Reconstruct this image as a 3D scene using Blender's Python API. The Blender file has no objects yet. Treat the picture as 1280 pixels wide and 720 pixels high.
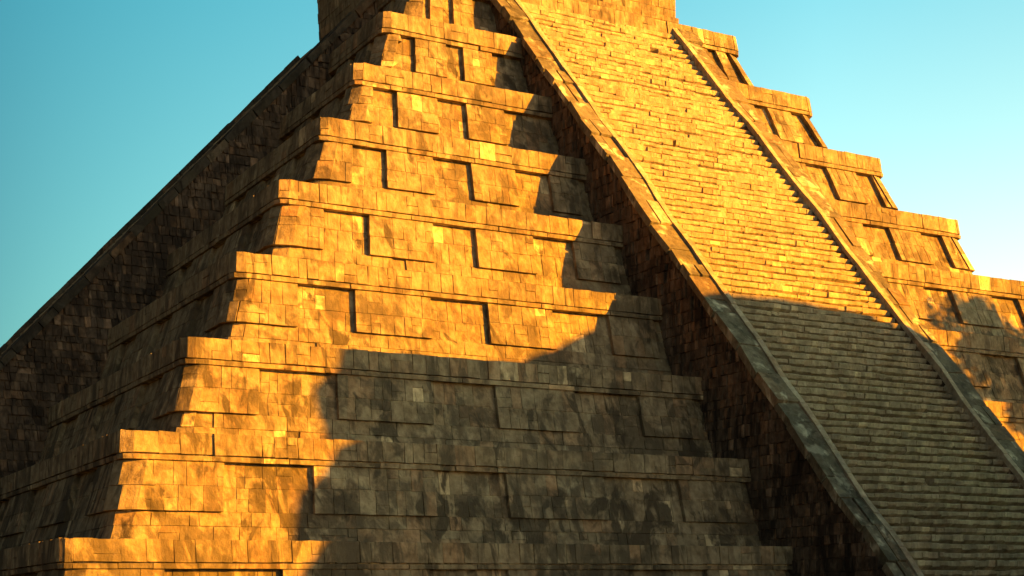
import bpy, math, random
from mathutils import Vector, Matrix
R = math.radians
rnd = random.Random(7)
scene = bpy.context.scene
C = scene.collection

# ------------------------------------------------------------------ geometry of the pyramid (metres)
WK = [26.65, 24.29, 21.63, 19.20, 16.75, 14.32, 11.96, 9.81, 7.58]     # half width at each terrace top
ZK = [2.37, 5.19, 8.01, 10.85, 13.62, 16.29, 18.89, 21.44, 24.0]       # height of each terrace top
GZ = -1.1                                                            # ground level
SO, SI, XO = 4.807, 3.686, 0.473                                       # stair outer / inner half width, offset
Y0, Y1, SL, BOW = 7.318, 7.74, 1.07, 0.197
SUN_AZ, SUN_EL = 45.0, 13.0

# ------------------------------------------------------------------ mesh collector
class MB:
    def __init__(s): s.v = []; s.f = []; s.c = []; s.sm = []
    def quad(s, a, b, c, d, col):
        n = len(s.v); s.v += [a, b, c, d]; s.f.append((n, n+1, n+2, n+3)); s.c.append(col)
    def hexa(s, p, col, skip=()):
        # p: 8 corners, 0-3 back ring, 4-7 front ring (counter-clockwise seen from the front)
        n = len(s.v); s.v += [tuple(q) for q in p]
        F = {'front': (4,5,6,7), 'b': (0,1,5,4), 'r': (1,2,6,5), 't': (2,3,7,6), 'l': (3,0,4,7), 'back': (3,2,1,0)}
        for k, f in F.items():
            if k in skip: continue
            s.f.append(tuple(n+i for i in f)); s.c.append(col)
    def box(s, x0, x1, y0, y1, z0, z1, col=(.5,.5,.5), j=0.0):
        q = lambda: rnd.uniform(-j, j) if j else 0
        p = [(x0,y1,z0),(x1,y1,z0),(x1,y1,z1),(x0,y1,z1),(x0,y0,z0),(x1,y0,z0),(x1,y0,z1),(x0,y0,z1)]
        s.hexa([(a+q(), b+q(), c+q()) for a, b, c in p], col)
    def build(s, name, mats, parent=None, loc=(0,0,0)):
        me = bpy.data.meshes.new(name)
        me.from_pydata(s.v, [], s.f)
        at = me.attributes.new('tone', 'FLOAT_COLOR', 'FACE')
        buf = []
        for c in s.c: buf += [c[0], c[1], c[2], 1.0]
        at.data.foreach_set('color', buf)
        for m in (mats if isinstance(mats, (list, tuple)) else [mats]): me.materials.append(m)
        me.validate(); me.update()
        o = bpy.data.objects.new(name, me); C.objects.link(o); o.location = loc
        if parent: o.parent = parent
        return o
def tone(dark=0.0):
    t = rnd.gauss(.6, .085) - dark
    if rnd.random() < .03: t -= .3
    return (min(1, max(0, t)), rnd.random(), rnd.random())

# ------------------------------------------------------------------ materials
def nodes(name):
    m = bpy.data.materials.new(name); m.use_nodes = True
    nt = m.node_tree; nt.nodes.clear()
    return m, nt, nt.nodes, nt.links
def stone_material(name, light, mid, dark, stain=.5, streak=.3, bump=.9, rough=.95, moss=0.0, red=0.0, grain=1.0, pale=.16):
    m, nt, N, L = nodes(name)
    out = N.new('ShaderNodeOutputMaterial'); bs = N.new('ShaderNodeBsdfPrincipled')
    bs.inputs['Roughness'].default_value = rough; bs.inputs['Specular IOR Level'].default_value = .12
    L.new(bs.outputs[0], out.inputs[0])
    geo = N.new('ShaderNodeNewGeometry')
    at = N.new('ShaderNodeAttribute'); at.attribute_name = 'tone'
    sep = N.new('ShaderNodeSeparateColor'); L.new(at.outputs['Color'], sep.inputs[0])
    def noise(scale, det=6, rough_=.6, vec=None, dist=0):
        n = N.new('ShaderNodeTexNoise'); n.inputs['Scale'].default_value = scale
        n.inputs['Detail'].default_value = det; n.inputs['Roughness'].default_value = rough_
        n.inputs['Distortion'].default_value = dist
        L.new(vec if vec else geo.outputs['Position'], n.inputs['Vector']); return n.outputs['Fac']
    def ramp(src, a, b, ca=(0,0,0,1), cb=(1,1,1,1)):
        r = N.new('ShaderNodeValToRGB'); r.color_ramp.elements[0].position = a; r.color_ramp.elements[1].position = b
        r.color_ramp.elements[0].color = ca; r.color_ramp.elements[1].color = cb
        L.new(src, r.inputs[0]); return r.outputs[0]
    def mix(f, a, b, mode='MIX'):
        x = N.new('ShaderNodeMix'); x.data_type = 'RGBA'; x.blend_type = mode
        for sock, v in ((x.inputs[0], f), (x.inputs[6], a), (x.inputs[7], b)):
            if hasattr(v, 'is_linked'): L.new(v, sock)
            elif isinstance(v, (int, float)): sock.default_value = v
            else: sock.default_value = (*v, 1)
        return x.outputs[2]
    def math_(op, a, b=0.0):
        x = N.new('ShaderNodeMath'); x.operation = op
        for i, v in ((0, a), (1, b)):
            if hasattr(v, 'is_linked'): L.new(v, x.inputs[i])
            else: x.inputs[i].default_value = v
        return x.outputs[0]
    mp = N.new('ShaderNodeMapping'); mp.inputs['Scale'].default_value = (1, 1, .16)
    L.new(geo.outputs['Position'], mp.inputs['Vector'])
    base = mix(sep.outputs[0], mid, light)
    base = mix(math_('MULTIPLY', ramp(sep.outputs[0], .38, .12), .8), base, dark)
    base = mix(math_('MULTIPLY', ramp(sep.outputs[1], .72, 1.0), .5 + red), base, (.30, .17, .09))
    mp2 = N.new('ShaderNodeMapping'); mp2.inputs['Scale'].default_value = (1, 1, .4)
    L.new(geo.outputs['Position'], mp2.inputs['Vector'])
    # mottling and pits
    mott = ramp(noise(2.4, 3, .5), .34, .66, (.76, .73, .69, 1), (1.14, 1.13, 1.11, 1))
    base = mix(1.0, base, mott, 'MULTIPLY')
    mot2 = ramp(noise(6.5, 3, .6), .34, .66, (.80, .77, .73, 1), (1.12, 1.12, 1.1, 1))
    base = mix(grain, base, mot2, 'MULTIPLY')
    # paler washed and lime-crusted patches
    pl = ramp(noise(1.9, 3, .55, mp2.outputs[0], .3), .55, .66)
    base = mix(math_('MULTIPLY', pl, pale), base, tuple(min(.6, c*1.35) for c in light))
    # blackened lichen stains in broad patches, in runs down the face, and stone by stone
    per_stone = math_('MULTIPLY', math_('SUBTRACT', sep.outputs[2], .5), .11)
    st = ramp(math_('ADD', math_('ADD', math_('MULTIPLY', noise(.3, 2, .5), .45), math_('MULTIPLY', noise(1.5, 4, .6, None, .5), .55)), math_('MULTIPLY', per_stone, .5)), .505, .575)
    base = mix(math_('MULTIPLY', st, stain), base, tuple(c*.42 for c in dark))
    sz = N.new('ShaderNodeSeparateXYZ'); L.new(geo.outputs['Position'], sz.inputs[0])
    low = N.new('ShaderNodeMapRange'); low.inputs[1].default_value = 2; low.inputs[2].default_value = 12
    low.inputs[3].default_value = .085; low.inputs[4].default_value = -.02; L.new(sz.outputs['Z'], low.inputs[0])
    s3 = ramp(math_('ADD', math_('ADD', noise(1.15, 4, .62, mp2.outputs[0], .8), math_('MULTIPLY', per_stone, .6)), low.outputs[0]), .58, .66)
    base = mix(math_('MULTIPLY', s3, min(1, stain*1.25)), base, tuple(c*.30 for c in dark))
    sk = ramp(noise(2.6, 3, .55, mp.outputs[0], .15), .53, .66)
    base = mix(math_('MULTIPLY', sk, streak), base, tuple(c*.5 for c in dark))
    s2 = ramp(math_('ADD', noise(4.2, 3, .55, mp2.outputs[0], .5), per_stone), .57, .68)
    base = mix(math_('MULTIPLY', s2, streak), base, tuple(c*.5 for c in dark))
    if moss:
        ms = ramp(noise(.8, 6, .7), .45, .6)
        base = mix(math_('MULTIPLY', ms, moss), base, (.07, .065, .04))
    L.new(base, bs.inputs['Base Color'])
    h = math_('ADD', math_('MULTIPLY', noise(8, 10, .72), .45), math_('ADD', math_('MULTIPLY', noise(3.1, 3, .6, mp2.outputs[0]), .75), math_('MULTIPLY', noise(38, 4, .6), .15)))
    b = N.new('ShaderNodeBump'); b.inputs['Strength'].default_value = bump; b.inputs['Distance'].default_value = .085
    L.new(h, b.inputs['Height']); L.new(b.outputs[0], bs.inputs['Normal'])
    return m
LIGHT, MID, DARK = (.48, .39, .25), (.43, .355, .225), (.15, .12, .08)
M_wall = stone_material('limestone_masonry', LIGHT, MID, DARK, stain=.72, streak=.7)
M_cornice = stone_material('limestone_cornice', LIGHT, MID, DARK, stain=.6, streak=.7)
M_step = stone_material('limestone_steps', (.47,.39,.255), (.42,.345,.22), (.24,.20,.14), stain=.3, streak=.25, grain=1)
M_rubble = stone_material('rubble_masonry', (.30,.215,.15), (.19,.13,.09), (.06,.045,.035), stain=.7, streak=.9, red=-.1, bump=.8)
M_cap = stone_material('weathered_cap_stone', (.46,.41,.30), (.33,.28,.2), (.10,.09,.065), stain=.5, streak=.1, moss=.2, pale=.7)
M_cap_shaded = stone_material('shaded_cap_stone', (.14,.12,.09), (.09,.08,.06), (.04,.035,.03), stain=.7, streak=.3, moss=.3, pale=.1)  # cap stone with the side stair's shade put into its colour
M_rim = stone_material('pale_rim_stone', (.62,.55,.42), (.55,.47,.34), (.30,.25,.18), stain=.2, streak=.1)
M_core = stone_material('joint_mortar', (.12,.085,.055), (.09,.065,.04), (.04,.03,.02), stain=.5, streak=.3)

def simple(name, col, rough=.9, scale=4.0, var=.35):
    m, nt, N, L = nodes(name)
    out = N.new('ShaderNodeOutputMaterial'); bs = N.new('ShaderNodeBsdfPrincipled'); bs.inputs['Roughness'].default_value = rough
    n = N.new('ShaderNodeTexNoise'); n.inputs['Scale'].default_value = scale; n.inputs['Detail'].default_value = 8
    g = N.new('ShaderNodeNewGeometry'); L.new(g.outputs['Position'], n.inputs['Vector'])
    r = N.new('ShaderNodeValToRGB')
    r.color_ramp.elements[0].position = .3; r.color_ramp.elements[0].color = (*[c*(1-var) for c in col], 1)
    r.color_ramp.elements[1].position = .7; r.color_ramp.elements[1].color = (*[c*(1+var) for c in col], 1)
    L.new(n.outputs['Fac'], r.inputs[0]); L.new(r.outputs[0], bs.inputs['Base Color']); L.new(bs.outputs[0], out.inputs[0])
    return m

# ------------------------------------------------------------------ tagging
def tag(o, label=None, cat=None, group=None, kind=None):
    if label: o['label'] = label
    if cat: o['category'] = cat
    if group: o['group'] = group
    if kind: o['kind'] = kind
    return o
def empty(name, loc):
    o = bpy.data.objects.new(name, None); C.objects.link(o); o.location = loc; return o

# ------------------------------------------------------------------ rounded square perimeter
def per(side, t, w, r, z):
    """side 0 front, 1 left, 2 back, 3 right. t in [-1,0] is the rounded corner at the side's left, [0,1] the straight run"""
    if t >= 0:
        x = -(w-r) + 2*(w-r)*t; y = -w
    else:
        a = -t*math.pi/2
        x = -(w-r) - r*math.sin(a); y = -(w-r) - r*math.cos(a)
    for _ in range(side): x, y = y, -x
    return (x, y, z)
def t_of(x, w, r): return (x + (w-r)) / (2*(w-r))

def lathe(mb, prof, col=(.5,.5,.5), arcs=8):
    """prof: list of (w, r, z); quads all round"""
    ring = []
    ts = [-1 + i/arcs for i in range(arcs)] + [0, .25, .5, .75]
    for (w, r, z) in prof:
        ring.append([per(s, t, w, r, z) for s in (0, 3, 2, 1) for t in ts])
    for i in range(len(prof)-1):
        A, B = ring[i], ring[i+1]; n = len(A)
        for j in range(n):
            k = (j+1) % n
            mb.quad(A[j], A[k], B[k], B[j], col)

def cuts(a, b, lo, hi):
    out = [a]
    while out[-1] < b:
        out.append(out[-1] + rnd.uniform(lo, hi))
    if b - out[-2] < lo*.6 and len(out) > 2: out.pop(-2)
    out[-1] = b
    return out

def keepx(t, wm, w, r):
    """perimeter parameter at half width w that keeps the same distance from the axis as t had at wm"""
    if t <= 0.0005 or t >= .9995: return t
    tc = t_of(-(wm-r) + 2*(wm-r)*t, w, r)
    return min(.9995, max(.0005, t + .42*(tc - t)))
def block(mb, side, t0, t1, wf, z0, z1, r, depth, back=-.08, gap=.0035, ch=.007, tn=None, lean=0.0, rag=0.0):
    """one dressed stone lying on the surface whose half width at height z is wf(z)"""
    wmid = wf.ref; per_m = 1/(2*(wmid-r)); arc_m = 1/(r*math.pi/2) if r > 0 else 1
    g0 = gap*(per_m if t0 >= 0 else arc_m); g1 = gap*(per_m if t1 > 0 else arc_m)
    a0, a1 = t0+g0, t1-g1
    zz0, zz1 = z0+gap, z1-gap
    q = lambda s: rnd.uniform(-s, s)
    jz = [q(rag) for _ in range(4)]; jd = [q(.0015) for _ in range(4)]
    jt = [q(.012)*(per_m if t0 >= 0 else arc_m) for _ in range(4)]
    c0, c1 = ch*(per_m if t0 >= 0 else arc_m), ch*(per_m if t1 > 0 else arc_m)
    P = []
    for (t, z, i) in ((a0+jt[0], zz0+jz[0], 0), (a1+jt[1], zz0+jz[1], 1), (a1+jt[2], zz1+jz[2], 2), (a0+jt[3], zz1+jz[3], 3)):
        P.append(per(side, keepx(t, wmid, wf(z), r), wf(z)+back, max(.02, r+back), z))
    Q = []
    for (t, z, i) in ((a0+jt[0], zz0+jz[0], 0), (a1+jt[1], zz0+jz[1], 1), (a1+jt[2], zz1+jz[2], 2), (a0+jt[3], zz1+jz[3], 3)):
        d = depth-ch+jd[i]; Q.append(per(side, keepx(t, wmid, wf(z), r), wf(z)+d, max(.02, r+d), z))
    S = []
    for (t, z, i, sx, sz) in ((a0+jt[0], zz0+jz[0], 0, 1, 1), (a1+jt[1], zz0+jz[1], 1, -1, 1), (a1+jt[2], zz1+jz[2], 2, -1, -1), (a0+jt[3], zz1+jz[3], 3, 1, -1)):
        d = depth+jd[i]; S.append(per(side, keepx(t, wmid, wf(z), r)+(c0 if sx > 0 else -c1), wf(z)+d, max(.02, r+d), z+sz*ch))
    col = tn or tone()
    mb.hexa(P+Q, col, skip=('front', 'back')); mb.hexa(Q+S, col, skip=('back',))

def courses(mb, side, ta, tb, wf, z0, z1, r, hs, wl, wh, depth, jit=.018, rag=.006, dark=0.0, holes=0.01, back=-.08):
    """random coursed masonry between perimeter positions ta..tb (ta may be negative: corner)"""
    n = max(1, round((z1-z0)/hs)); zs = [z0]
    for i in range(1, n): zs.append(z0 + (z1-z0)*i/n + rnd.uniform(-.06, .06))
    zs.append(z1)
    for i in range(n):
        wm = wf.ref
        parts = []
        if ta < 0:
            la = -ta*r*math.pi/2; c = cuts(0, la, min(wl, la*.3), min(wh, la*.6))
            parts += [(-(la-c[k])/(r*math.pi/2), -(la-c[k+1])/(r*math.pi/2)) for k in range(len(c)-1)]
        if tb > 0:
            s = max(0, ta); ln = (tb-s)*2*(wm-r); c = cuts(0, ln, wl, wh)
            parts += [(s+c[k]/(2*(wm-r)), s+c[k+1]/(2*(wm-r))) for k in range(len(c)-1)]
        for (a, b) in parts:
            sunk = -.055 if rnd.random() < holes else 0
            # now and then a course splits into two thin stones
            if zs[i+1]-zs[i] > .42 and rnd.random() < .22:
                m = zs[i] + (zs[i+1]-zs[i])*rnd.uniform(.35, .65)
                for (p, q) in ((zs[i], m), (m, zs[i+1])):
                    block(mb, side, a, b, wf, p, q, r, depth+rnd.uniform(-jit, jit), back, tn=tone(dark), rag=rag)
            else:
                block(mb, side, a, b, wf, zs[i], zs[i+1], r, depth+sunk+rnd.gauss(0, jit*.7), back, tn=tone(dark), rag=rag)

# ------------------------------------------------------------------ pyramid root
root = empty('stepped_pyramid', (0, 0, GZ))
tag(root, 'huge stepped stone pyramid in low orange sun, with nine terraces and steep stairways', 'pyramid')
UP = (0, 0, -GZ)

# raised panels of one half face, given by |x| (outer, inner), plus the outer corner panel's end
PAN = {
 1: (24.3, [(21.2,17.0),(14.5,10.6),(7.6,4.6)]),
 2: (21.8, [(19.26,15.6),(13.24,9.83),(7.02,4.6)]),
 3: (19.7, [(17.33,14.3),(12.1,9.24),(6.8,4.6)]),
 4: (17.44,[(15.6,13.05),(11.01,8.6),(6.4,4.6)]),
 5: (15.49,[(13.94,11.68),(10.1,7.9),(6.3,4.6)]),
 6: (13.37,[(12.14,10.4),(8.93,7.2),(5.8,4.6)]),
 7: (11.49,[(10.56,9.0),(7.85,6.3)]),
 8: (9.45, [(8.77,7.52),(6.82,5.6)]),
 9: (7.2,  [(7.02,6.5),(6.05,5.2)]),
}
RC, RW = .34, .46
for k in range(1, 10):
    W = WK[k-1]; zt = ZK[k-1]; zb = ZK[k-2] if k > 1 else GZ
    wn = WK[k] if k < 9 else 0
    dw = .74 if k > 1 else .9
    z_c = zt - .56; z_m = zt - .74; z_p = zt - 2.02
    rec = lambda z, W=W, z_m=z_m, zb=zb, dw=dw: W - .12 + (dw+.12)*(z_m - z)/(z_m - zb)
    cor = lambda z, W=W, zt=zt: W + .09*(zt - z)/.56
    mo = lambda z, W=W: W + .105
    rec.ref = rec((z_p+z_m)/2); cor.ref = W+.05; mo.ref = mo(0)
    # --- terrace body and recessed wall
    mb = MB()
    lathe(mb, [(rec(zb-.3)-.03, RW, zb-.3), (rec(z_m)-.03, RW, z_m+.02), (W-.05, RC, z_m+.02), (W-.05, RC, zt-.03),
               (max(.6, wn+.2 if k < 9 else .6), .3, zt+.015)], (.28,.5,.5))
    if k == 9:
        w = .7; mb.quad((-w,-w,zt+.015), (w,-w,zt+.015), (w,w,zt+.015), (-w,w,zt+.015), (.4,.5,.5))
    for side in (0, 1, 3):
        ta, tb = (-1, 1) if side == 0 else ((0, 1) if side == 1 else (-1, .06))
        if side == 1: ta = .0
        courses(mb, side, max(ta, 0), tb, rec, z_p, z_m+.01, RW, .6, .24, .55, .0, jit=.004)
        if ta < 0: courses(mb, side, -1, 0, rec, z_p, z_m+.01, RW, .6, .3, .6, .225, jit=.004, rag=.004, holes=0)
        courses(mb, side, ta, tb, rec, zb-(.02 if k > 1 else 0), z_p, RW, .34, .26, .8, .05, jit=.007, dark=.03)
    o_t = mb.build('terrace', M_wall, root, UP)
    # --- cornice
    mb = MB()
    for side in (0, 1, 3):
        ta, tb = (-1, 1) if side == 0 else ((0, 1) if side == 1 else (-1, .06))
        courses(mb, side, ta, tb, cor, z_c, zt, RC, .56, .26, .75, .0, jit=.009, rag=.014, holes=.008, back=-.3)
    mb.build('cornice', M_cornice, o_t)
    # --- moulding: a thin string course standing proud under the cornice
    mb = MB()
    for side in (0, 1, 3):
        ta, tb = (-1, 1) if side == 0 else ((0, 1) if side == 1 else (-1, .06))
        courses(mb, side, ta, tb, mo, z_m+.02, z_c-.025, RC, .2, .45, 1.5, .0, jit=.012, rag=.006, holes=.004, back=-.25)
    mb.build('moulding', M_wall, o_t)
    # --- raised panels
    def panel(side, x0, x1):
        mb = MB()
        wm = rec((z_p+z_m)/2)
        t0, t1 = t_of(x0, wm, RW), t_of(x1, wm, RW)
        P = .17
        # core
        n = max(1, int((x1-x0)/1.5))
        for i in range(n):
            a = t0+(t1-t0)*i/n; b = t0+(t1-t0)*(i+1)/n
            pts = []
            for d in (-.05, P-.03):
                for (t, z) in ((a+.001, z_p+.012), (b-.001, z_p+.012), (b-.001, z_m+.03), (a+.001, z_m+.03)):
                    pts.append(per(side, keepx(t, wm, rec(z), RW), rec(z)+d, RW+d, z))
            mb.hexa(pts, (.25,.5,.5))
        courses(mb, side, t0, t1, rec, z_p, z_m+.015, RW, .6, .24, .55, P, jit=.004, rag=.006, holes=.006, back=-.02)
        mb.build('relief_panel', M_wall, o_t)
    ce, pl = PAN[k]
    wmid = rec((z_p+z_m)/2)
    outer = wmid - RW
    lst = ([(outer, ce)] if outer-ce > .15 else []) + pl
    for (a, b) in lst:
        panel(0, -a, -b)
        if a < 22 or k > 2: panel(0, b, a)
        panel(1, b, a)                  # left face, half nearer the camera
        if k > 6: panel(1, -a, -b)

# ------------------------------------------------------------------ staircases
def prof_y(z, y0, BOW=None):
    BOW = .197 if y0 == Y0 else -.02                       # distance of the balustrade surface from the centre at height z
    b = 4*z*(24-z)/576.0
    return y0 + SL*(24-z) + BOW*b
def tf(side, x, y, z):
    for _ in range(side): x, y = y, -x
    return (x, y, z)
NST = 95
def staircase(side, y0, xo, zlow, detail):
    st = MB()
    H = 24.0; rise = (H - GZ)/NST
    # solid ramp
    zs = [GZ + (H-GZ)*i/24 for i in range(25)]
    for i in range(24):
        za, zb_ = zs[i], zs[i+1]
        ya, yb = prof_y(za, y0)-.62, prof_y(zb_, y0)-.62
        st.quad(tf(side, xo-SI-.2, -ya, za), tf(side, xo+SI+.2, -ya, za), tf(side, xo+SI+.2, -yb, zb_), tf(side, xo-SI-.2, -yb, zb_), (.15,.5,.5))
    for i in range(NST):
        z1 = GZ + rise*(i+1); z0 = z1-rise
        yf = prof_y(z1, y0) - .13          # nosing, just under the balustrade surface
        xs = cuts(xo-SI-.1, xo+SI+.1, .12, .5) if detail else cuts(xo-SI-.1, xo+SI+.1, .6, 1.4)
        messy = .006 + .012*max(0, (z1-12)/12)**1.3
        wy = wz = 0.0
        for a, b in zip(xs[:-1], xs[1:]):
            r_ = rnd.random()
            if r_ < .002: continue
            wy = wy*.8 + rnd.gauss(0, messy*.75); wz = wz*.8 + rnd.gauss(0, .008+messy*.4)
            dy = wy + rnd.gauss(0, messy*.2); dz = wz; g = .0004
            y_f = yf + dy - (.05 if r_ < .025 else 0); dn = rnd.uniform(-.02, .035)
            tz = z1 + dz
            p = [(a+g, -(y_f-.55), z0-.04), (b-g, -(y_f-.55), z0-.04), (b-g, -(y_f-.55), tz), (a+g, -(y_f-.55), tz),
                 (a+g, -y_f+.20, z0-.02), (b-g, -y_f+.20, z0-.02), (b-g, -y_f+.02, tz-.02), (a+g, -y_f+.02, tz-.02)]
            # worn nosing: a small chamfer ring
            j = lambda s: rnd.uniform(-s, s)
            q = [(a+g+.001, -y_f+j(.012), z0+.095+dn), (b-g-.001, -y_f+j(.006), z0+.095+dn), (b-g-.001, -y_f+j(.02), tz-.05+j(.008)), (a+g+.001, -y_f+j(.02), tz-.055+j(.012))]
            tn = tuple(.5+(c-.5)*f_ for c, f_ in zip(tone(-.02), (.9, .8, 1)))
            st.hexa([tf(side, *c) for c in p], tn, skip=('front', 'back'))
            st.hexa([tf(side, *c) for c in p[4:]+q], tn, skip=('back',))
    o = st.build('staircase', M_step, root, UP)
    if side == 0: o['label'] = 'broad front stairway of narrow rough stone steps'
    else: o['label'] = 'side stairway seen edge-on in shadow'
    return o

def balustrade(side, y0, xa, xb, sgn, blocks, mcap=None):
    """side wall + sloping cap. xa inner x, xb outer x; sgn = direction of outward (+1/-1)"""
    wl = MB()
    xw = xb - sgn*.12                        # face of the wall
    # core prism
    zs = [GZ + (24-GZ)*i/30 for i in range(31)]
    for i in range(30):
        za, zb_ = zs[i], zs[i+1]
        ya, yb = prof_y(za, y0)-.20, prof_y(zb_, y0)-.20
        xc = xw - sgn*.10
        c = (.12,.5,.5)
        wl.quad(tf(side, xc, -ya, za), tf(side, xc, -yb, zb_), tf(side, xc, -2, zb_), tf(side, xc, -2, za), c)
        xi = xa
        wl.quad(tf(side, xi, -ya, za), tf(side, xi, -yb, zb_), tf(side, xi, -yb+1.2, zb_), tf(side, xi, -ya+1.2, za), c)
        wl.quad(tf(side, xi, -ya, za), tf(side, xc, -ya, za), tf(side, xc, -yb, zb_), tf(side, xi, -yb, zb_), c)
    if blocks:
        z = GZ
        while z < 24:
            hgt = rnd.uniform(.18, .42); z1 = min(24, z+hgt); zm = (z+z1)/2
            # terrace surface at this height hides everything behind it
            k = next(i for i in range(9) if zm <= ZK[i]+.001)
            inner = WK[k]-.4
            outer = prof_y(z1, y0)-.22
            yy = max(inner, 1.0)
            ycur = yy
            while ycur < outer:
                wdt = rnd.uniform(.08, .30); y1_ = min(outer, ycur+wdt)
                near = ycur - inner < 3.2
                if rnd.random() > (.035 if near else .02):
                    d = rnd.gauss(0, .022); g = .003
                    j = lambda s=.022: rnd.uniform(-s, s)
                    bx = xw - sgn*.12; fx = xw + sgn*d
                    c4 = [(ycur+g, z+g), (y1_-g, z+g), (y1_-g, z1-g), (ycur+g, z1-g)]
                    c4 = [(a+j(), b+j()) for a, b in c4]
                    P = [tf(side, bx, -a, b) for a, b in c4]
                    Q = [tf(side, fx-sgn*.018, -a, b) for a, b in c4]
                    ym, zmm = sum(a for a, _ in c4)/4, sum(b for _, b in c4)/4
                    S = [tf(side, fx+j(.01), -(a+(ym-a)*.12), b+(zmm-b)*.12) for a, b in c4]
                    tn = tone(-.2 if ycur-inner < 1.3 else .03)
                    wl.hexa(P+Q, tn, skip=('front','back')); wl.hexa(Q+S, tn, skip=('back',))
                ycur = y1_
            z = z1
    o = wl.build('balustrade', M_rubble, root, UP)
    # sloping cap of long slabs
    cp = MB(); rm = MB()
    z = GZ
    def P3(x, z, up):                       # up: distance above the slope surface
        y = prof_y(z, y0) + (1 if side == 0 else .25)*(.035*math.sin(z*1.9+xa) + .03*math.sin(z*.8+1))
        x = x + .03*math.sin(z*1.3+2*xa) + .02*math.sin(z*3.1); n = 1/math.sqrt(1+SL*SL)
        return tf(side, x, -(y + up*n), z + up*SL*n)
    while z < 24:
        dz = rnd.uniform(.45, 1.25); z1 = min(24.0, z+dz); 
        if 24-z1 < .3: z1 = 24.0
        xo_ = xb + sgn*(rnd.uniform(-.06, .07) - (.12 if rnd.random() < .15 else 0))
        xi_ = xa + sgn*.24
        up = rnd.uniform(-.06, .03)*(1 if side == 0 else .4); g = rnd.uniform(.004, .03)
        nseg = 2
        tn = tone(.0)
        # split the slab width in one or two stones
        xs = [xi_, xo_] if rnd.random() < .5 else [xi_, xi_+(xo_-xi_)*rnd.uniform(.35, .65), xo_]
        for a, b in zip(xs[:-1], xs[1:]):
            lo, hi = (a, b) if a < b else (b, a)
            u = up + rnd.uniform(-.02, .02); j = lambda s=.02: rnd.uniform(-s, s)
            pts = [P3(lo+g, z+g, -.26), P3(hi-g, z+g, -.26), P3(hi-g, z1-g, -.26), P3(lo+g, z1-g, -.26),
                   P3(lo+g+j(), z+g+j(), u+j()), P3(hi-g+j(), z+g+j(), u+j()), P3(hi-g+j(), z1-g+j(), u+j()), P3(lo+g+j(), z1-g+j(), u+j())]
            cp.hexa(pts, tone(.05), skip=())
        z = z1
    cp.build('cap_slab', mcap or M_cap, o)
    z = GZ
    while z < 24:
        z1 = min(24.0, z+rnd.uniform(.3, .8))
        if 24-z1 < .2: z1 = 24.0
        lo, hi = sorted((xa, xa+sgn*.225)); j = lambda s=.010: rnd.uniform(-s, s)
        pts = [P3(lo, z+.006, -.42), P3(hi, z+.006, -.42), P3(hi, z1-.006, -.42), P3(lo, z1-.006, -.42),
               P3(lo+j(), z+.006, .035+j()), P3(hi+j(), z+.006, .035+j()), P3(hi+j(), z1-.006, .035+j()), P3(lo+j(), z1-.006, .035+j())]
        rm.hexa(pts, tone(-.08)); z = z1
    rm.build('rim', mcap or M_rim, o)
    return o

s0 = staircase(0, Y0, XO, GZ, True)
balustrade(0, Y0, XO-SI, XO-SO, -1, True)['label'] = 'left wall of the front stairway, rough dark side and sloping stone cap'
balustrade(0, Y0, XO+SI, XO+SO, +1, False)['label'] = 'right wall of the front stairway with pale inner rim'
s1 = staircase(1, Y1, 0, GZ, False)
# on the left face the side nearer the camera is +x in its own frame
balustrade(1, Y1, SI, SO, +1, True, M_cap_shaded)['label'] = 'near wall of the side stairway, brown and shaded'
balustrade(1, Y1, -SI, -SO, -1, False, M_cap_shaded)

# ------------------------------------------------------------------ temple on top
tp = MB()
TX, TF, TB = 5.95, 5.2, 5.7
def masonry_box(mb, x0, x1, y0, y1, z0, z1, hs=.35):
    """box faced with coursed blocks on the front (y0) and left (x0) sides"""
    mb.box(x0+.04, x1-.04, y0+.04, y1-.04, z0, z1, (.3,.5,.5))
    z = z0
    while z < z1-.01:
        zz = min(z1, z+rnd.uniform(hs*.8, hs*1.2))
        if z1-zz < .1: zz = z1
        xs = cuts(x0, x1, .3, .8)
        for a, b in zip(xs[:-1], xs[1:]):
            d = rnd.gauss(0, .012); mb.box(a+.006, b-.006, y0+d, y0+.2, z+.006, zz-.006, tone())
        ys = cuts(y0, y1, .3, .8)
        for a, b in zip(ys[:-1], ys[1:]):
            d = rnd.gauss(0, .012); mb.box(x0+d, x0+.2, a+.006, b-.006, z+.006, zz-.006, tone())
            mb.box(x1-.2, x1+d, a+.006, b-.006, z+.006, zz-.006, tone())
        z = zz
masonry_box(tp, -TX-.22, TX+.22, -TF-.22, TB+.22, 24.0, 24.6)
masonry_box(tp, -TX-.1, TX+.1, -TF-.1, TB+.1, 24.6, 25.1)
masonry_box(tp, -TX, -2.3, -TF, -TF+1.1, 25.1, 28.4)
masonry_box(tp, 2.3, TX, -TF, -TF+1.1, 25.1, 28.4)
masonry_box(tp, -TX, -TX+1.1, -TF+1.1, TB, 25.1, 28.4)
masonry_box(tp, TX-1.1, TX, -TF+1.1, TB, 25.1, 28.4)
masonry_box(tp, -TX+1.1, TX-1.1, TB-1.1, TB, 25.1, 28.4)
masonry_box(tp, -TX-.18, TX+.18, -TF-.18, TB+.18, 28.4, 28.8)
masonry_box(tp, -TX, TX, -TF, TB, 28.8, 30.6)
masonry_box(tp, -TX-.2, TX+.2, -TF-.2, TB+.2, 30.6, 31.0)
o_tp = tp.build('temple', M_wall, root, UP)
o_tp['label'] = 'small square stone temple standing on the topmost terrace'
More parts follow.
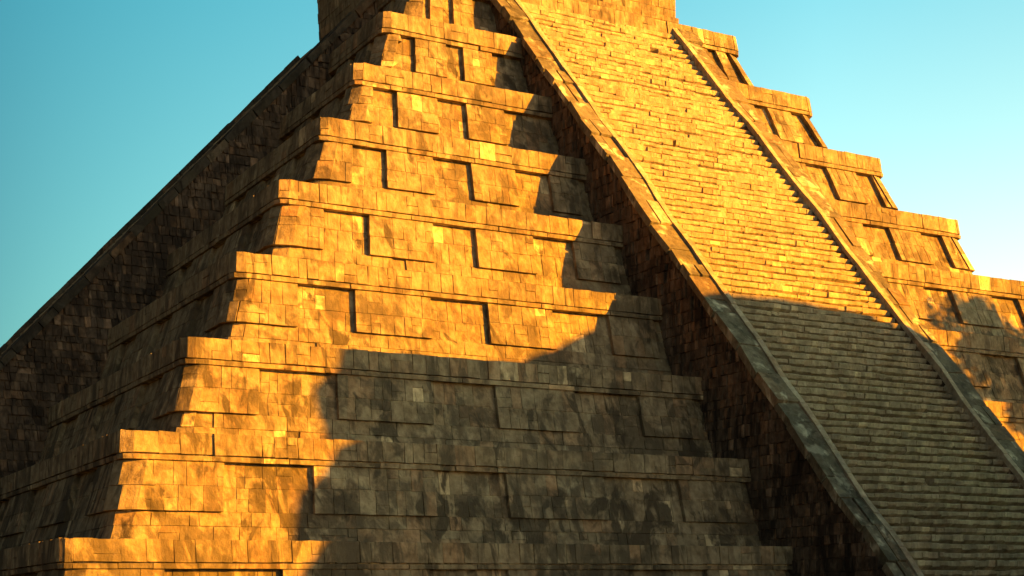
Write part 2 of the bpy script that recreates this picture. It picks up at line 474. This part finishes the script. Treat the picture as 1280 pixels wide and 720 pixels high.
for x in (-.85, .85):
    cm = MB(); n = 14
    for i in range(10):
        za, zb_ = 25.1+i*.33, 25.1+(i+1)*.33-.01; r_ = .36 if i not in (0, 9) else .46
        tn = tone()
        for j in range(n):
            a, b = 2*math.pi*j/n, 2*math.pi*(j+1)/n
            A, B = (x+r_*math.cos(a), -TF+.5+r_*math.sin(a)), (x+r_*math.cos(b), -TF+.5+r_*math.sin(b))
            cm.quad((*A, za), (*B, za), (*B, zb_), (*A, zb_), tn)
    cm.build('column', M_wall, o_tp)

# ------------------------------------------------------------------ ground
g = MB(); S = 3000
g.quad((-S,-S,GZ), (S,-S,GZ), (S,S,GZ), (-S,S,GZ), (.5,.5,.5))
M_ground = simple('dry_grass_ground', (.06, .065, .035), scale=.4)
tag(g.build('ground', M_ground), kind='structure')

# ------------------------------------------------------------------ out of view across the plaza: a platform added for its shadow, and trees
az_, el_ = R(SUN_AZ), R(SUN_EL)
def plaza(s, h): return (s*math.cos(az_) + h*math.sin(az_), s*math.sin(az_) - h*math.cos(az_))
def zt_(t, h): return (t + h*math.sin(el_))/math.cos(el_)
HP = 50.0
outline = [(-46.5,None),(-44,-10.5),(-39,-4.6),(-35,-1.0),(-33.5,.5),(-32.9,1.25),(-32.05,1.5),(-31.3,2.8),(-30.6,3.35),(-30.2,3.95),(-28.55,4.4),(-28.05,6.1),(-27.6,6.45),(-27.3,7.15),(-26.6,7.1),(-24.2,6.6),(-22.5,6.68),(-21.2,6.62),(-20.0,6.95),(-18.6,7.42),
           (-17.6,7.55),(-16.4,7.34),(-14.9,6.97),(-13.4,6.47),(-12.85,5.8),(-12.65,5.0),(-12.2,2.0),(-11.2,-3),(-10.2,-8),(-9.4,None)]  # added platform's silhouette seen from the sun, drawn to the wanted shadow edge
pm = MB()
ob_root = empty('shadow_platform', (*plaza(-27, HP), GZ))
tag(ob_root, 'unseen stone platform added across the plaza, outline shaped to throw the broad shadow', 'shadow caster')
pts = []
for a, b in zip(outline[:-1], outline[1:]):
    za = GZ if a[1] is None else zt_(a[1], HP); zb_ = GZ if b[1] is None else zt_(b[1], HP)
    n = max(1, int(math.hypot(b[0]-a[0], zb_-za)/.5))
    for i_ in range(n):
        f = i_/n; jit = rnd.uniform(-.07, .07)
        pts.append((a[0]+(b[0]-a[0])*f+jit, max(GZ, za+(zb_-za)*f+jit)))
pts.append((-9.4, GZ))
cx_, cy_ = plaza(-27, HP)
for (sa, z_a), (sb, z_b) in zip(pts[:-1], pts[1:]):
    for h0, h1, z0_, z1_ in ((HP-4, HP, .93, 1), (HP, HP+4, 1, .93)):
        A = []
        for (ss, zz) in ((sa, z_a), (sb, z_b)):
            for hh, q_ in ((h0, z0_), (h1, z1_)):
                x, y = plaza(ss, hh); A.append((x-cx_, y-cy_, (zz-GZ)*q_))
        t_ = tone()
        pm.quad(A[0], A[2], A[3], A[1], t_)
    for hh in (HP-4, HP+4):
        A = []
        for ss, zz in ((sa, 0), (sb, 0), (sb, (z_b-GZ)*.93), (sa, (z_a-GZ)*.93)):
            x, y = plaza(ss, hh); A.append((x-cx_, y-cy_, zz))
        pm.quad(*A, tone())
pm.build('shadow_platform_body', M_wall, ob_root)

M_bark = simple('grey_bark', (.10, .075, .05), scale=6); M_leaf = simple('broad_leaves', (.06, .09, .03), scale=2)
def make_tree(s_, h_, t_top, crown_r, label, seed):
    r2 = random.Random(seed)
    x0, y0 = plaza(s_, h_); H_ = zt_(t_top, h_) - GZ
    rt = empty('broadleaf_tree', (x0, y0, GZ)); tag(rt, label, 'tree', 'trees across the plaza')
    tk = MB(); cr = MB()
    def limb(p, q, ra, rb):
        d = (Vector(q)-Vector(p)); u = d.orthogonal().normalized(); v = d.cross(u).normalized(); n = 8
        for i in range(n):
            a, b = 2*math.pi*i/n, 2*math.pi*(i+1)/n
            f = lambda c, r, an: tuple(Vector(c) + (u*math.cos(an)+v*math.sin(an))*r)
            tk.quad(f(p, ra, a), f(p, ra, b), f(q, rb, b), f(q, rb, a), (.5,.5,.5))
    fork = (0.3, .2, H_*.5)
    limb((0,0,0), fork, .55, .36)
    tips = []
    for i in range(9):
        a = i*2.4; rr = crown_r*r2.uniform(.35, .7); q = (math.cos(a)*rr, math.sin(a)*rr, H_*.5 + (H_*.42)*r2.uniform(.35, 1))
        limb(fork, q, .24, .06); tips.append(q)
    for i in range(90):
        a = r2.uniform(0, 6.28); e_ = r2.uniform(-.7, 1); rr = crown_r*r2.uniform(.2, .86)
        c = (math.cos(a)*rr*math.sqrt(1-e_*e_), math.sin(a)*rr*math.sqrt(1-e_*e_), H_-crown_r*1.05+e_*rr)
        sz = crown_r*r2.uniform(.14, .26)
        for k_ in range(210):
            d = Vector((r2.gauss(0,1), r2.gauss(0,1), r2.gauss(0,1))).normalized()*sz*r2.uniform(.5, 1)
            o_ = Vector(c)+d; u = Vector((r2.gauss(0,1), r2.gauss(0,1), r2.gauss(0,1))).normalized(); v = u.orthogonal().normalized(); l_ = r2.uniform(.14, .26)
            cr.quad(tuple(o_-u*l_), tuple(o_+v*l_*.5), tuple(o_+u*l_), tuple(o_-v*l_*.5), (.5,.5,.5))
    tk.build('trunk', M_bark, rt); cr.build('crown', M_leaf, rt)
make_tree(-3.1, 52, 8.3, 5.4, 'tall round-crowned tree across the plaza, nearest the added platform', 3)
make_tree(5.6, 58, 6.2, 5.2, 'shorter tree at the right end of the row across the plaza', 5)

# ------------------------------------------------------------------ world
w = bpy.data.worlds.new('World'); scene.world = w; w.use_nodes = True
nt = w.node_tree; nt.nodes.clear(); N, L = nt.nodes, nt.links
out = N.new('ShaderNodeOutputWorld'); bg = N.new('ShaderNodeBackground'); bg.inputs['Strength'].default_value = .05
sky = N.new('ShaderNodeTexSky'); sky.sky_type = 'NISHITA'; sky.sun_disc = False
sky.sun_elevation = R(SUN_EL); sky.sun_rotation = R(180-SUN_AZ)
sky.air_density = 1.0; sky.dust_density = 1.0; sky.ozone_density = 1.0
tc = N.new('ShaderNodeTexCoord')
dt = N.new('ShaderNodeVectorMath'); dt.operation = 'DOT_PRODUCT'
dt.inputs[1].default_value = (math.sin(R(SUN_AZ)), -math.cos(R(SUN_AZ)), 0)
L.new(tc.outputs['Generated'], dt.inputs[0])
mr = N.new('ShaderNodeMapRange'); mr.inputs[1].default_value = -1; mr.inputs[2].default_value = 1
L.new(dt.outputs['Value'], mr.inputs[0])
rp = N.new('ShaderNodeValToRGB'); E = rp.color_ramp.elements
E[0].position = 0; E[0].color = (.06, .055, .06, 1)
E[1].position = 1; E[1].color = (.84, .70, .60, 1)
for p_, c_ in ((.22, (.08, .075, .08, 1)), (.45, (.68, .60, .51, 1)), (.75, (.84, .70, .60, 1))):
    e_ = E.new(p_); e_.color = c_
L.new(mr.outputs[0], rp.inputs[0])
# the clear, pale quarter of the sky to the north-east
d2 = N.new('ShaderNodeVectorMath'); d2.operation = 'DOT_PRODUCT'; d2.inputs[1].default_value = (math.sin(R(58)), math.cos(R(58)), 0)
L.new(tc.outputs['Generated'], d2.inputs[0])
r2_ = N.new('ShaderNodeValToRGB'); E = r2_.color_ramp.elements
E[0].position = .40; E[0].color = (.2, .2, .2, 1)
E[1].position = 1; E[1].color = (.36, .31, .275, 1)
for p_, c_ in ((.60, (.30, .74, .70, 1)), (.82, (.28, .41, .40, 1))):
    e_ = E.new(p_); e_.color = c_
L.new(d2.outputs['Value'], r2_.inputs[0])
g2 = N.new('ShaderNodeVectorMath'); g2.operation = 'SCALE'; g2.inputs['Scale'].default_value = 9.0
L.new(r2_.outputs[0], g2.inputs[0])
# the sky overhead deepens
sx = N.new('ShaderNodeSeparateXYZ'); L.new(tc.outputs['Generated'], sx.inputs[0])
m3 = N.new('ShaderNodeMapRange'); m3.inputs[1].default_value = .35; m3.inputs[2].default_value = .65; m3.inputs[3].default_value = 1; m3.inputs[4].default_value = .22
L.new(sx.outputs['Z'], m3.inputs[0])
def mul(a, b):
    x = N.new('ShaderNodeMix'); x.data_type = 'RGBA'; x.blend_type = 'MULTIPLY'; x.inputs[0].default_value = 1; x.clamp_result = False
    L.new(a, x.inputs[6]); L.new(b, x.inputs[7]); return x
m4 = N.new('ShaderNodeValToRGB'); E = m4.color_ramp.elements
E[0].position = .04; E[0].color = (1.0, .93, .80, 1); E[1].position = .34; E[1].color = (.31, .58, .60, 1)
e_ = E.new(.6); e_.color = (.5, .48, .45, 1)
L.new(sx.outputs['Z'], m4.inputs[0])
mx = mul(mul(mul(mul(sky.outputs[0], rp.outputs[0]).outputs[2], g2.outputs[0]).outputs[2], m3.outputs[0]).outputs[2], m4.outputs[0])
L.new(mx.outputs[2], bg.inputs[0]); L.new(bg.outputs[0], out.inputs[0])

# ------------------------------------------------------------------ sun
az, el = R(SUN_AZ), R(SUN_EL)
to_sun = Vector((math.sin(az)*math.cos(el), -math.cos(az)*math.cos(el), math.sin(el)))
sl = bpy.data.lights.new('sun', 'SUN'); sl.energy = 5.0; sl.angle = R(.4); sl.color = (1.0, .372, .004)
so = bpy.data.objects.new('sun', sl); C.objects.link(so)
so.rotation_euler = to_sun.to_track_quat('Z', 'Y').to_euler(); so.location = to_sun*100

# ------------------------------------------------------------------ camera
yaw, pitch, roll = .56, -.253, -.015
CAMP = dict(Cx=-35.526, Cy=-66.545, Cz=.436, f=1902.643, px=148.625, py=896.687)
Fv = Vector((math.sin(yaw)*math.cos(pitch), math.cos(yaw)*math.cos(pitch), math.sin(pitch)))
Rv = Vector((math.cos(yaw), -math.sin(yaw), 0)); Uv = Rv.cross(Fv)
Rr = Rv*math.cos(roll) + Uv*math.sin(roll); Ur = Uv*math.cos(roll) - Rv*math.sin(roll)
cam = bpy.data.cameras.new('camera'); co = bpy.data.objects.new('camera', cam); C.objects.link(co)
mt = Matrix((Rr, Ur, -Fv)).transposed().to_4x4(); mt.translation = Vector((CAMP['Cx'], CAMP['Cy'], CAMP['Cz']))
co.matrix_world = mt
cam.sensor_fit = 'HORIZONTAL'; cam.sensor_width = 36; cam.lens = 36*CAMP['f']/1280
cam.shift_x = -CAMP['px']/1280; cam.shift_y = CAMP['py']/1280
cam.clip_start = .5; cam.clip_end = 6000
scene.camera = co
vs = scene.view_settings
vs.view_transform = 'Standard'; vs.look = 'None'; vs.gamma = 1; vs.exposure = 2.75
